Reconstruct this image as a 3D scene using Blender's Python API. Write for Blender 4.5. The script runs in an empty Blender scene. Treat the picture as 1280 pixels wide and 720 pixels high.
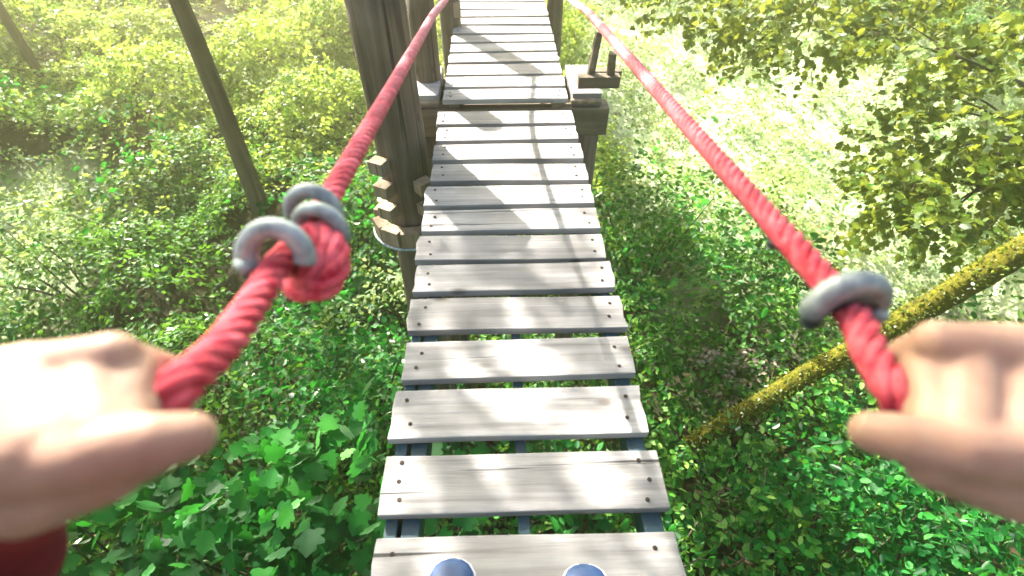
import bpy, bmesh, math, random
import numpy as np
from mathutils import Vector, Matrix, Quaternion

random.seed(7)
RNG = np.random.default_rng(11)
S = bpy.context.scene
COL = S.collection
R = math.radians

# ------------------------------------------------------------------ camera
CAM_H = 1.30
PITCH = R(44.87)
YAW = R(1.65)
cam_d = bpy.data.cameras.new('camera')
cam_d.sensor_width = 36.0
cam_d.lens = 18.0
cam_d.clip_start = 0.02
cam_d.clip_end = 500
cam_d.dof.use_dof = True
cam_d.dof.focus_distance = 2.2
cam_d.dof.aperture_fstop = 2.8
cam = bpy.data.objects.new('camera', cam_d)
COL.objects.link(cam)
cam.location = (0, 0, CAM_H)
cam.rotation_euler = (math.pi / 2 - PITCH, 0, -YAW)
S.camera = cam
_F = Vector((math.sin(YAW) * math.cos(PITCH), math.cos(YAW) * math.cos(PITCH), -math.sin(PITCH)))
_R = Vector((math.cos(YAW), -math.sin(YAW), 0))
_D = _F.cross(_R)


def ray(px, py):
    return _F + _R * ((px - 640) / 640.0) + _D * ((py - 360) / 640.0)


def at(px, py, d):
    """world point seen at a photo position, at depth d"""
    return Vector((0, 0, CAM_H)) + ray(px, py) * d


def at_z(px, py, z):
    r = ray(px, py)
    return Vector((0, 0, CAM_H)) + r * ((z - CAM_H) / r.z)


def at_y(px, py, y):
    r = ray(px, py)
    return Vector((0, 0, CAM_H)) + r * (y / r.y)


# ------------------------------------------------------------------ tagging
def tag(o, label=None, cat=None, group=None, kind=None):
    if label: o['label'] = label
    if cat: o['category'] = cat
    if group: o['group'] = group
    if kind: o['kind'] = kind
    return o


def empty(name, loc, label, cat, group=None):
    o = bpy.data.objects.new(name, None)
    COL.objects.link(o)
    o.location = loc
    o.empty_display_size = 0.1
    return tag(o, label, cat, group)


def link_mesh(name, me, mat, parent=None, smooth=False):
    o = bpy.data.objects.new(name, me)
    COL.objects.link(o)
    if mat: me.materials.append(mat)
    if smooth:
        me.polygons.foreach_set('use_smooth', [True] * len(me.polygons))
    if parent is not None:
        o.parent = parent
        o.matrix_parent_inverse = Matrix.Translation(parent.location).inverted() if parent.parent is None else Matrix.Identity(4)
    return o


class MB:
    """collects shapes in world space and links them as one mesh"""
    def __init__(s):
        s.v = []; s.f = []

    def add(s, vs, fs):
        b = len(s.v)
        s.v.extend([tuple(p) for p in vs])
        s.f.extend([tuple(i + b for i in f) for f in fs])

    def box(s, c, size, rot=None, taper=1.0):
        x, y, z = size[0] / 2, size[1] / 2, size[2] / 2
        m = rot or Matrix.Identity(3)
        vs = []
        for sz in (-1, 1):
            k = 1 if sz < 0 else taper
            for sx, sy in ((-1, -1), (1, -1), (1, 1), (-1, 1)):
                vs.append(Vector(c) + m @ Vector((sx * x * k, sy * y * k, sz * z)))
        s.add(vs, [(3, 2, 1, 0), (4, 5, 6, 7), (0, 1, 5, 4), (1, 2, 6, 5), (2, 3, 7, 6), (3, 0, 4, 7)])

    def tube(s, pts, rads, n=12, rough=0.0, seed=0, caps=True):
        pts = [Vector(p) for p in pts]
        fr = frames(pts)
        rnd = random.Random(seed)
        b = len(s.v)
        ph = [rnd.uniform(0, 6.28) for _ in range(6)]
        for i, p in enumerate(pts):
            t, u, w = fr[i]
            r0 = rads[i] if hasattr(rads, '__len__') else rads
            for k in range(n):
                a = 2 * math.pi * k / n
                r = r0
                if rough:
                    r *= 1 + rough * (math.sin(3 * a + ph[0] + i * .5) * .5 + math.sin(5 * a + ph[1] - i * .31) * .35 + rnd.uniform(-.4, .4))
                s.v.append(tuple(p + u * (math.cos(a) * r) + w * (math.sin(a) * r)))
        for i in range(len(pts) - 1):
            for k in range(n):
                a0 = b + i * n + k; a1 = b + i * n + (k + 1) % n
                s.f.append((a0, a1, a1 + n, a0 + n))
        if caps:
            s.f.append(tuple(b + k for k in range(n - 1, -1, -1)))
            e = b + (len(pts) - 1) * n
            s.f.append(tuple(e + k for k in range(n)))

    def build(s, name, mat, parent=None, smooth=False, bevel=0.0, origin=None):
        me = bpy.data.meshes.new(name)
        vs = s.v
        if origin is not None:
            vs = [(p[0] - origin[0], p[1] - origin[1], p[2] - origin[2]) for p in s.v]
        me.from_pydata(vs, [], s.f)
        if bevel:
            bm = bmesh.new(); bm.from_mesh(me)
            bmesh.ops.bevel(bm, geom=bm.edges[:], offset=bevel, segments=2, affect='EDGES', profile=0.7)
            bm.to_mesh(me); bm.free()
        me.update()
        o = link_mesh(name, me, mat, parent, smooth)
        if origin is not None:
            o.location = origin
        return o


def frames(pts):
    """parallel transport frames"""
    out = []
    n = len(pts)
    tang = []
    for i in range(n):
        a = pts[max(0, i - 1)]; b = pts[min(n - 1, i + 1)]
        d = (b - a)
        tang.append(d.normalized() if d.length > 1e-9 else Vector((0, 0, 1)))
    t = tang[0]
    ref = Vector((0, 0, 1)) if abs(t.z) < .9 else Vector((1, 0, 0))
    u = (ref - t * ref.dot(t)).normalized()
    for i in range(n):
        t = tang[i]
        u = (u - t * u.dot(t))
        u = u.normalized() if u.length > 1e-6 else t.orthogonal().normalized()
        out.append((t, u, t.cross(u)))
    return out


def spline(ctrl, step):
    """Catmull-Rom through control points, resampled to about `step`"""
    c = [Vector(p) for p in ctrl]
    c = [c[0] * 2 - c[1]] + c + [c[-1] * 2 - c[-2]]
    out = []
    for i in range(1, len(c) - 2):
        p0, p1, p2, p3 = c[i - 1:i + 3]
        n = max(2, int((p2 - p1).length / step))
        for k in range(n):
            t = k / n
            out.append(0.5 * ((2 * p1) + (p2 - p0) * t + (2 * p0 - 5 * p1 + 4 * p2 - p3) * t * t + (3 * p1 - p0 - 3 * p2 + p3) * t ** 3))
    out.append(c[-2])
    return out


# ------------------------------------------------------------------ materials
def new_mat(name):
    m = bpy.data.materials.new(name)
    m.use_nodes = True
    nt = m.node_tree
    nt.nodes.clear()
    out = nt.nodes.new('ShaderNodeOutputMaterial')
    return m, nt, out


def N(nt, typ, **kw):
    n = nt.nodes.new(typ)
    for k, v in kw.items():
        if k.startswith('i_'):
            n.inputs[k[2:].replace('_', ' ')].default_value = v
        else:
            setattr(n, k, v)
    return n


def ramp(nt, stops, interp='LINEAR'):
    r = nt.nodes.new('ShaderNodeValToRGB')
    r.color_ramp.interpolation = interp
    el = r.color_ramp.elements
    while len(el) < len(stops): el.new(0.5)
    for e, (p, c) in zip(el, stops):
        e.position = p
        e.color = (*c, 1) if len(c) == 3 else c
    return r


def mix(nt, a, b, fac, blend='MIX'):
    n = nt.nodes.new('ShaderNodeMix')
    n.data_type = 'RGBA'; n.blend_type = blend
    L = nt.links.new
    for sock, v in ((n.inputs[0], fac), (n.inputs[6], a), (n.inputs[7], b)):
        if hasattr(v, 'is_linked') or hasattr(v, 'links'): L(v, sock)
        else: sock.default_value = v if not isinstance(v, tuple) else (*v, 1)
    return n.outputs[2]


def coords(nt, scale, kind='OBJ', rand=0.0):
    L = nt.links.new
    if kind == 'POS':
        src = N(nt, 'ShaderNodeNewGeometry').outputs['Position']
    else:
        src = N(nt, 'ShaderNodeTexCoord').outputs['Object']
    mp = N(nt, 'ShaderNodeMapping')
    mp.inputs['Scale'].default_value = scale
    L(src, mp.inputs['Vector'])
    if rand:
        oi = N(nt, 'ShaderNodeObjectInfo')
        mul = N(nt, 'ShaderNodeMath', operation='MULTIPLY'); mul.inputs[1].default_value = rand
        L(oi.outputs['Random'], mul.inputs[0])
        L(mul.outputs[0], mp.inputs['Location'])
    return mp.outputs[0]


def wood_mat(name, dark, light, along=0, grain=34.0, crack=0.6, rough=.75, spec=.25, tint=.18, moss=None):
    """weathered timber: grain stretched along the given axis, cracks, per-piece tint"""
    m, nt, out = new_mat(name)
    L = nt.links.new
    sc = [grain] * 3; sc[along] = grain * .045
    v = coords(nt, sc, 'OBJ', 37.0)
    n1 = N(nt, 'ShaderNodeTexNoise', i_Scale=1.0, i_Detail=6.0, i_Roughness=.65, i_Distortion=.35)
    L(v, n1.inputs['Vector'])
    c1 = ramp(nt, [(.28, dark), (.72, light)])
    L(n1.outputs['Fac'], c1.inputs[0])
    # broad stains
    v2 = coords(nt, (4, 4, 4), 'OBJ', 11.0)
    n2 = N(nt, 'ShaderNodeTexNoise', i_Scale=1.0, i_Detail=4.0)
    L(v2, n2.inputs['Vector'])
    c2 = ramp(nt, [(.3, (.66, .65, .64)), (.65, (1.08, 1.06, 1.04))])
    L(n2.outputs['Fac'], c2.inputs[0])
    col = mix(nt, c1.outputs[0], c2.outputs[0], 1.0, 'MULTIPLY')
    # cracks
    sc3 = [grain * 1.1] * 3; sc3[along] = grain * .02
    v3 = coords(nt, sc3, 'OBJ', 53.0)
    n3 = N(nt, 'ShaderNodeTexNoise', i_Scale=1.0, i_Detail=3.0, i_Roughness=.5, i_Distortion=.2)
    L(v3, n3.inputs['Vector'])
    c3 = ramp(nt, [(.30, (0, 0, 0)), (.345, (1, 1, 1))])
    L(n3.outputs['Fac'], c3.inputs[0])
    ck = N(nt, 'ShaderNodeMath', operation='MULTIPLY_ADD')
    L(c3.outputs[0], ck.inputs[0]); ck.inputs[1].default_value = crack; ck.inputs[2].default_value = 1 - crack
    col = mix(nt, col, ck.outputs[0], 1.0, 'MULTIPLY')
    # knots
    sk = [7.0] * 3; sk[along] = 3.2
    vk = coords(nt, sk, 'OBJ', 29.0)
    vo = N(nt, 'ShaderNodeTexVoronoi', i_Scale=1.0, i_Randomness=1.0)
    L(vk, vo.inputs['Vector'])
    kr = ramp(nt, [(.05, (.35, .30, .26)), (.12, (1, 1, 1))])
    L(vo.outputs['Distance'], kr.inputs[0])
    col = mix(nt, col, kr.outputs[0], .8, 'MULTIPLY')
    oi = N(nt, 'ShaderNodeObjectInfo')
    mr = N(nt, 'ShaderNodeMapRange'); mr.inputs['To Min'].default_value = 1 - tint; mr.inputs['To Max'].default_value = 1 + tint * .6
    L(oi.outputs['Random'], mr.inputs['Value'])
    col = mix(nt, col, mr.outputs[0], 1.0, 'MULTIPLY')
    p = N(nt, 'ShaderNodeBsdfPrincipled', i_Roughness=rough)
    p.inputs['Specular IOR Level'].default_value = spec
    L(col, p.inputs['Base Color'])
    bp = N(nt, 'ShaderNodeBump', i_Strength=.5, i_Distance=.004)
    add = N(nt, 'ShaderNodeMath', operation='ADD')
    L(n1.outputs['Fac'], add.inputs[0]); L(c3.outputs[0], add.inputs[1])
    L(add.outputs[0], bp.inputs['Height'])
    L(bp.outputs[0], p.inputs['Normal'])
    L(p.outputs[0], out.inputs[0])
    return m


def leaf_mat(name, stops, trans=.30, tcol=(.24, .50, .03), gloss=.035, rough=.5, patch=None):
    """leaf: hue differs leaf by leaf (island), light shines through"""
    m, nt, out = new_mat(name)
    L = nt.links.new
    g = N(nt, 'ShaderNodeNewGeometry')
    r = ramp(nt, stops)
    L(g.outputs['Random Per Island'], r.inputs[0])
    nz = N(nt, 'ShaderNodeTexNoise', i_Scale=1.3, i_Detail=2.0)
    L(g.outputs['Position'], nz.inputs['Vector'])
    rr = ramp(nt, [(.35, (.58, .68, .75)), (.65, (1.25, 1.18, .95))])
    L(nz.outputs['Fac'], rr.inputs[0])
    col = mix(nt, r.outputs[0], rr.outputs[0], 1.0, 'MULTIPLY')
    d = N(nt, 'ShaderNodeBsdfDiffuse', i_Roughness=.5)
    L(col, d.inputs['Color'])
    t = N(nt, 'ShaderNodeBsdfTranslucent')
    tc = mix(nt, col, tcol, .62)
    L(tc, t.inputs['Color'])
    ms = N(nt, 'ShaderNodeMixShader'); ms.inputs[0].default_value = trans
    L(d.outputs[0], ms.inputs[1]); L(t.outputs[0], ms.inputs[2])
    gl = N(nt, 'ShaderNodeBsdfGlossy', i_Roughness=rough); gl.inputs['Color'].default_value = (1, 1, 1, 1)
    fr = N(nt, 'ShaderNodeFresnel', i_IOR=1.42)
    mm = N(nt, 'ShaderNodeMath', operation='MULTIPLY'); mm.inputs[1].default_value = gloss * 6
    L(fr.outputs[0], mm.inputs[0])
    m2 = N(nt, 'ShaderNodeMixShader')
    L(mm.outputs[0], m2.inputs[0]); L(ms.outputs[0], m2.inputs[1]); L(gl.outputs[0], m2.inputs[2])
    L(m2.outputs[0], out.inputs[0])
    return m


def simple_mat(name, a, b, scale=20, rough=.6, metal=0.0, bump=.2, spec=.4, kind='OBJ', sss=0.0):
    m, nt, out = new_mat(name)
    L = nt.links.new
    v = coords(nt, (scale,) * 3, kind, 13.0)
    n = N(nt, 'ShaderNodeTexNoise', i_Scale=1.0, i_Detail=5.0, i_Roughness=.6)
    L(v, n.inputs['Vector'])
    c = ramp(nt, [(.35, a), (.65, b)])
    L(n.outputs['Fac'], c.inputs[0])
    p = N(nt, 'ShaderNodeBsdfPrincipled', i_Roughness=rough, i_Metallic=metal)
    p.inputs['Specular IOR Level'].default_value = spec
    L(c.outputs[0], p.inputs['Base Color'])
    if sss:
        p.inputs['Subsurface Weight'].default_value = sss
        p.inputs['Subsurface Radius'].default_value = (.012, .004, .0015)
        p.inputs['Subsurface Scale'].default_value = .6
    if bump:
        bp = N(nt, 'ShaderNodeBump', i_Strength=bump, i_Distance=.002)
        L(n.outputs['Fac'], bp.inputs['Height']); L(bp.outputs[0], p.inputs['Normal'])
    L(p.outputs[0], out.inputs[0])
    return m


M = {}
M['plank'] = wood_mat('weathered_plank_wood', (.19, .18, .175), (.40, .385, .375), along=0, grain=38, crack=.8, tint=.26)
M['post'] = wood_mat('weathered_post_wood', (.05, .038, .024), (.20, .155, .105), along=2, grain=26, crack=.75)
M['beam'] = wood_mat('dark_beam_wood', (.07, .055, .035), (.20, .16, .11), along=0, grain=26, crack=.6)
M['stringer'] = simple_mat('dark_teal_paint', (.012, .035, .045), (.03, .075, .09), 14, .5)
M['block'] = wood_mat('pale_sawn_wood', (.16, .115, .07), (.36, .28, .19), along=2, grain=30, crack=.5)
M['nail'] = simple_mat('rusty_nail', (.02, .014, .01), (.06, .035, .025), 90, .7, .5)
M['steel'] = simple_mat('galvanised_steel', (.17, .20, .20), (.40, .44, .44), 50, .5, .35, .1)
M['dark_steel'] = simple_mat('dark_steel', (.05, .06, .06), (.12, .13, .13), 40, .5, .6)
M['rope'] = simple_mat('red_rope', (.62, .028, .048), (.84, .13, .15), 70, .8, 0, .6, .2)
_nt = M['rope'].node_tree      # glare over the far lengths, painted in as paler pink
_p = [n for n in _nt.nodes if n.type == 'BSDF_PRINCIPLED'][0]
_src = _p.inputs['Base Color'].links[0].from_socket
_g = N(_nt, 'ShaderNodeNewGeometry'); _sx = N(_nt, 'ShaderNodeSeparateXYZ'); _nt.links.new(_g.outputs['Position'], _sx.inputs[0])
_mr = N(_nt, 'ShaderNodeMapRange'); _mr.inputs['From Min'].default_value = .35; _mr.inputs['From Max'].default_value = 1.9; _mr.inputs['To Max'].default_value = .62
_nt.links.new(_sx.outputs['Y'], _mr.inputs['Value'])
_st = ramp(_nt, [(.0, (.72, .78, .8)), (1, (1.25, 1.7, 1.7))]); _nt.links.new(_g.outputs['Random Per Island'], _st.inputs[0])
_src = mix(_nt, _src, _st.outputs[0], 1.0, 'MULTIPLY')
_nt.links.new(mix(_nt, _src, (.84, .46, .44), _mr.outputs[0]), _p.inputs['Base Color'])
M['skin'] = simple_mat('skin', (.37, .215, .15), (.45, .28, .20), 26, .5, 0, .12, .4, sss=.25)
M['shirt'] = simple_mat('dark_red_cloth', (.09, .006, .008), (.16, .012, .014), 60, .9)
M['trousers'] = simple_mat('grey_denim', (.06, .07, .09), (.10, .115, .14), 80, .9)
M['hair'] = simple_mat('brown_hair', (.03, .018, .01), (.07, .04, .022), 80, .6)
M['shoe'] = simple_mat('navy_shoe_leather', (.006, .030, .105), (.010, .050, .15), 30, .6, 0, .1, .5)
M['shoe_white'] = simple_mat('white_shoe_rubber', (.70, .71, .74), (.80, .80, .82), 30, .55)
M['bark'] = wood_mat('tree_bark', (.035, .026, .016), (.13, .10, .065), along=2, grain=18, crack=.8)

GREEN_MID = [(0, (.005, .045, .008)), (.45, (.017, .105, .012)), (.75, (.06, .21, .022)), (1, (.24, .40, .10))]
GREEN_COOL = [(0, (.003, .050, .010)), (.5, (.009, .125, .017)), (.8, (.03, .22, .03)), (1, (.09, .36, .07))]
GREEN_WARM = [(0, (.045, .095, .010)), (.5, (.085, .145, .014)), (1, (.22, .28, .03))]
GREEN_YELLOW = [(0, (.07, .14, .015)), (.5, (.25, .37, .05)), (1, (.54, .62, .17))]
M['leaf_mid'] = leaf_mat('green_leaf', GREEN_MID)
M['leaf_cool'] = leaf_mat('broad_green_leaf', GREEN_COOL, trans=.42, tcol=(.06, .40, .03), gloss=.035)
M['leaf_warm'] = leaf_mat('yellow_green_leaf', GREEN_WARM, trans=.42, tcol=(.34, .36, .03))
M['leaf_yellow'] = leaf_mat('sunglow_tinted_leaf', GREEN_YELLOW, trans=.42, tcol=(.50, .60, .07))  # sun glow of the upper left painted into the leaf colour
M['leaf_dry'] = leaf_mat('dry_leaf', [(0, (.20, .13, .07)), (.5, (.34, .25, .15)), (1, (.45, .36, .26))], trans=.2, tcol=(.3, .2, .08))
M['leaf_pale'] = leaf_mat('pale_green_leaf', [(0, (.17, .30, .08)), (.5, (.32, .46, .18)), (1, (.50, .60, .34))], trans=.4, tcol=(.45, .5, .12))  # pale tone stands in for strong sunlight on the open growth

# moss
m, nt, out = new_mat('mossy_bark')
L = nt.links.new
v = coords(nt, (16, 16, 16), 'POS')
n1 = N(nt, 'ShaderNodeTexNoise', i_Scale=1.0, i_Detail=8.0, i_Roughness=.7); L(v, n1.inputs['Vector'])
c1 = ramp(nt, [(.30, (.035, .030, .012)), (.42, (.065, .062, .008)), (.62, (.115, .105, .010)), (.8, (.18, .16, .02))])
L(n1.outputs['Fac'], c1.inputs[0])
p = N(nt, 'ShaderNodeBsdfPrincipled', i_Roughness=.95); p.inputs['Specular IOR Level'].default_value = .1
L(c1.outputs[0], p.inputs['Base Color'])
bp = N(nt, 'ShaderNodeBump', i_Strength=1.0, i_Distance=.03); L(n1.outputs['Fac'], bp.inputs['Height']); L(bp.outputs[0], p.inputs['Normal'])
L(p.outputs[0], out.inputs[0])
M['moss'] = m

# forest floor: dark litter, with dry-grass clearings painted pale for strong sunlight (attribute 'pale')
m, nt, out = new_mat('forest_floor')
L = nt.links.new
v = coords(nt, (1, 1, 1), 'POS')
n1 = N(nt, 'ShaderNodeTexNoise', i_Scale=9.0, i_Detail=9.0, i_Roughness=.75); L(v, n1.inputs['Vector'])
c1 = ramp(nt, [(.30, (.010, .010, .005)), (.5, (.022, .022, .010)), (.62, (.06, .045, .022)), (.75, (.02, .05, .010))])
L(n1.outputs['Fac'], c1.inputs[0])
n2 = N(nt, 'ShaderNodeTexNoise', i_Scale=14.0, i_Detail=8.0, i_Roughness=.8); L(v, n2.inputs['Vector'])
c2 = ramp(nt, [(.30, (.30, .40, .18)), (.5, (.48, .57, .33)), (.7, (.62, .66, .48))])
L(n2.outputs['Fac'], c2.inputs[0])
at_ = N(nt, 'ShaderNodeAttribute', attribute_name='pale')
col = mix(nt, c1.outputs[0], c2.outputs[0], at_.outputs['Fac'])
p = N(nt, 'ShaderNodeBsdfPrincipled', i_Roughness=.95); p.inputs['Specular IOR Level'].default_value = .1
L(col, p.inputs['Base Color'])
bp = N(nt, 'ShaderNodeBump', i_Strength=.8, i_Distance=.05); L(n1.outputs['Fac'], bp.inputs['Height']); L(bp.outputs[0], p.inputs['Normal'])
L(p.outputs[0], out.inputs[0])
M['floor'] = m


# ------------------------------------------------------------------ terrain
def vnoise(x, y, seed=0):
    """smooth value noise, numpy"""
    x = np.asarray(x, float); y = np.asarray(y, float)
    xi = np.floor(x).astype(np.int64); yi = np.floor(y).astype(np.int64)
    xf = x - xi; yf = y - yi
    def h(a, b):
        k = (a * 374761393 + b * 668265263 + seed * 1442695) & 0x7fffffff
        k = ((k ^ (k >> 13)) * 1274126177) & 0x7fffffff
        return ((k ^ (k >> 16)) & 0xffff) / 65535.0
    u = xf * xf * (3 - 2 * xf); w = yf * yf * (3 - 2 * yf)
    return (h(xi, yi) * (1 - u) + h(xi + 1, yi) * u) * (1 - w) + (h(xi, yi + 1) * (1 - u) + h(xi + 1, yi + 1) * u) * w


def ground_z(x, y):
    x = np.asarray(x, float); y = np.asarray(y, float)
    z = -3.05 + .10 * np.clip(y - 4, 0, 12) + .16 * np.clip(y - 14, 0, 40)
    z = z + .10 * np.clip(-x - 3.5, 0, 8) + .12 * np.clip(-x - 11, 0, 40) + .05 * np.clip(x - 5, 0, 6) + .12 * np.clip(x - 11, 0, 40)
    z = z + .12 * np.clip(-y - 5, 0, 40)
    z = z + .35 * (vnoise(x * .35, y * .35, 3) - .5) + .12 * (vnoise(x * 1.3, y * 1.3, 4) - .5)
    return z


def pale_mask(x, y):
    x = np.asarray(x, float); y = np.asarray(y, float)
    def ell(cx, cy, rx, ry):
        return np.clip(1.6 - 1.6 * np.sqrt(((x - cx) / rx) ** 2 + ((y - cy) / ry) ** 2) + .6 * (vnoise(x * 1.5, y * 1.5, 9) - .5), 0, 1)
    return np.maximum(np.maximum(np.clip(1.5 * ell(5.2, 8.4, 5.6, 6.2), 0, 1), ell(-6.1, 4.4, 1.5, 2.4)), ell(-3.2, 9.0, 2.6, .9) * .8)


def mesh_np(name, verts, faces_flat, loop_totals, mat, parent=None, smooth=False, origin=None):
    me = bpy.data.meshes.new(name)
    verts = np.asarray(verts, np.float32)
    if origin is not None:
        verts = verts - np.asarray(origin, np.float32)
    me.vertices.add(len(verts)); me.vertices.foreach_set('co', verts.ravel())
    me.loops.add(len(faces_flat)); me.loops.foreach_set('vertex_index', np.asarray(faces_flat, np.int32))
    me.polygons.add(len(loop_totals))
    lt = np.asarray(loop_totals, np.int32)
    me.polygons.foreach_set('loop_start', np.concatenate(([0], np.cumsum(lt)[:-1])).astype(np.int32))
    me.polygons.foreach_set('loop_total', lt)
    if smooth: me.polygons.foreach_set('use_smooth', np.ones(len(lt), bool))
    me.update(calc_edges=True)
    o = bpy.data.objects.new(name, me)
    COL.objects.link(o)
    if mat: me.materials.append(mat)
    if parent is not None:
        o.parent = parent
        o.matrix_parent_inverse = Matrix.Translation(parent.location).inverted()
    if origin is not None: o.location = origin
    return o


def build_terrain():
    near = np.linspace(-16, 18, 171)
    ext = np.array([22, 27, 33, 40, 48.])
    ys = np.concatenate((-ext[::-1] + 2, near, ext))
    xs = np.concatenate((-ext[::-1], np.linspace(-18, 18, 181), ext))
    X, Y = np.meshgrid(xs, ys)
    Z = ground_z(X, Y)
    V = np.stack((X.ravel(), Y.ravel(), Z.ravel()), 1)
    nx, ny = len(xs), len(ys)
    i = np.arange(nx * ny).reshape(ny, nx)
    F = np.stack((i[:-1, :-1], i[:-1, 1:], i[1:, 1:], i[1:, :-1]), -1).reshape(-1, 4)
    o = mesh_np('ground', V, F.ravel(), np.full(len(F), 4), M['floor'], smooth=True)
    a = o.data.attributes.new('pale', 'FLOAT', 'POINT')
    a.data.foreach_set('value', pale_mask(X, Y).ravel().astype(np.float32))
    tag(o, kind='structure')


build_terrain()

# ------------------------------------------------------------------ leaves
OVAL = (np.array([(0, 0, 0), (.28, -.26, .05), (.68, -.25, .05), (1, 0, -.06), (.68, .25, .05), (.28, .26, .05)]),
        [(0, 1, 2, 3), (0, 3, 4, 5)])
_mp = [(0, 0), (-.08, .20), (-.02, .46), (.14, .52), (.24, .38), (.36, .58), (.52, .60), (.58, .33), (.74, .36), (.86, .18), (1, 0)]
MAPLE_V = [(x, y, .22 * abs(y) - .16 * x * x - .35 * y * y) for x, y in _mp] + [(x, -y, .22 * abs(y) - .16 * x * x - .25 * y * y) for x, y in _mp[1:-1]]
MAPLE = (np.array(MAPLE_V), [(0, 10, 9, 8, 7, 6, 5, 4, 3, 2, 1), (0, 11, 12, 13, 14, 15, 16, 17, 18, 19, 10)])
LONG = (np.array([(0, 0, 0), (.35, -.10, .03), (.7, -.085, .0), (1, 0, -.16), (.7, .085, .0), (.35, .10, .03)]),
        [(0, 1, 2, 3), (0, 3, 4, 5)])


def leaf_arrays(P, A, Nn, size, shape):
    """P base points, A leaf axis, Nn rough normal -> verts, loops, totals"""
    T, faces = shape
    A = A / np.maximum(np.linalg.norm(A, axis=1, keepdims=True), 1e-6)
    Nn = Nn - A * np.sum(A * Nn, 1, keepdims=True)
    Nn = Nn / np.maximum(np.linalg.norm(Nn, axis=1, keepdims=True), 1e-6)
    B = np.cross(Nn, A)
    V = P[:, None, :] + size[:, None, None] * (T[None, :, 0:1] * A[:, None, :] + T[None, :, 1:2] * B[:, None, :] + T[None, :, 2:3] * Nn[:, None, :])
    n = len(P); k = len(T)
    flat = np.concatenate([np.array(f) for f in faces])
    tot = np.array([len(f) for f in faces])
    loops = (np.arange(n)[:, None] * k + flat[None, :]).ravel()
    return V.reshape(-1, 3), loops, np.tile(tot, n)


def spray_leaves(O, Dv, Nv, length, nleaf, lsize, rng, droop=.25):
    """sprays: each a twig from O along Dv in a plane of normal Nv with alternate leaves. Returns P,A,N,size"""
    n = len(O)
    Dv = Dv / np.maximum(np.linalg.norm(Dv, axis=1, keepdims=True), 1e-6)
    Nv = Nv - Dv * np.sum(Dv * Nv, 1, keepdims=True)
    Nv = Nv / np.maximum(np.linalg.norm(Nv, axis=1, keepdims=True), 1e-6)
    B = np.cross(Nv, Dv)
    Ps, As, Ns, Ss = [], [], [], []
    for k in range(nleaf):
        t = (k + .6) / nleaf
        side = 1 if k % 2 else -1
        jit = rng.normal(0, .10, (n, 3)) * length[:, None] * .5
        P = O + Dv * (length * t)[:, None] - np.array([0, 0, 1.]) * (droop * length * t * t)[:, None] + jit
        ang = rng.normal(.95, .25, n) * (1 - .55 * (t > .9))
        A = Dv * np.cos(ang)[:, None] + B * (side * np.sin(ang))[:, None] - np.array([0, 0, 1.]) * rng.uniform(0, .5, n)[:, None]
        Nn = Nv + rng.normal(0, .58, (n, 3))
        s = lsize * rng.uniform(.65, 1.15, n) * (1 - .25 * t)
        Ps.append(P); As.append(A); Ns.append(Nn); Ss.append(s)
    return np.concatenate(Ps), np.concatenate(As), np.concatenate(Ns), np.concatenate(Ss)


def crown_mesh(name, clumps, mat, parent, rng, shape=OVAL, lsize=.075, nleaf=11, flat=.35, origin=None, droop=.25):
    """clumps: list of (center, radius xyz, number of sprays)"""
    Os, Ds, Ns = [], [], []
    for c, r, n in clumps:
        d = rng.normal(0, 1, (n, 3)); d /= np.linalg.norm(d, axis=1, keepdims=True)
        rad = rng.uniform(.25, 1, (n, 1)) ** .5
        O = np.array(c) + d * rad * np.array(r) * rng.uniform(.8, 1.15, (n, 1))
        out_ = d.copy(); out_[:, 2] *= .4
        D = out_ + rng.normal(0, .45, (n, 3)) * np.array([1, 1, flat])
        Nv = np.tile(np.array([0, 0, 1.]), (n, 1)) + rng.normal(0, .32, (n, 3)) + d * .3
        Os.append(O); Ds.append(D); Ns.append(Nv)
    O = np.concatenate(Os); D = np.concatenate(Ds); Nv = np.concatenate(Ns)
    ln = lsize * rng.uniform(3.2, 5.5, len(O))
    P, A, Nn, s = spray_leaves(O, D, Nv, ln, nleaf, lsize, rng, droop)
    V, lo, to = leaf_arrays(P, A, Nn, s, shape)
    return mesh_np(name, V, lo, to, mat, parent, origin=origin)


# ------------------------------------------------------------------ undergrowth (a mass nobody could count)
def mound(x, y):
    return .10 + 1.45 * np.clip(vnoise(x * .75 + 3.1, y * .75, 21) - .22, 0, 1) ** 1.15 + .40 * (vnoise(x * 1.9, y * 1.9, 22) - .4)


def undergrowth(name, mat, n, xr, yr, keep, lsize, shape=OVAL, nleaf=11, seed=1, depth=.55, tilt=.4, hmul=1.0):
    rng = np.random.default_rng(seed)
    x = rng.uniform(*xr, n); y = rng.uniform(*yr, n)
    k = rng.uniform(0, 1, n) < keep(x, y)
    x, y = x[k], y[k]; n = len(x)
    e = .12
    h = np.clip(mound(x, y), .03, 3) * hmul
    gx = (mound(x + e, y) - mound(x - e, y)) / (2 * e); gy = (mound(x, y + e) - mound(x, y - e)) / (2 * e)
    z = ground_z(x, y) + h * (1 - depth * rng.uniform(0, 1, n) ** 1.6) + rng.normal(0, .03, n)
    O = np.stack((x, y, z), 1)
    nv = np.stack((-gx, -gy, np.ones(n)), 1)
    nv /= np.linalg.norm(nv, axis=1, keepdims=True)
    D = rng.normal(0, 1, (n, 3)); D[:, 2] *= .35
    D[:, :2] -= np.stack((gx, gy), 1) * .5
    Nv = nv + rng.normal(0, tilt, (n, 3)) * .6
    ln = lsize * rng.uniform(3.0, 5.5, n)
    P, A, Nn, s = spray_leaves(O, D, Nv, ln, nleaf, lsize, rng)
    V, lo, to = leaf_arrays(P, A, Nn, s, shape)
    return mesh_np(name, V, lo, to, mat)


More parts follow.
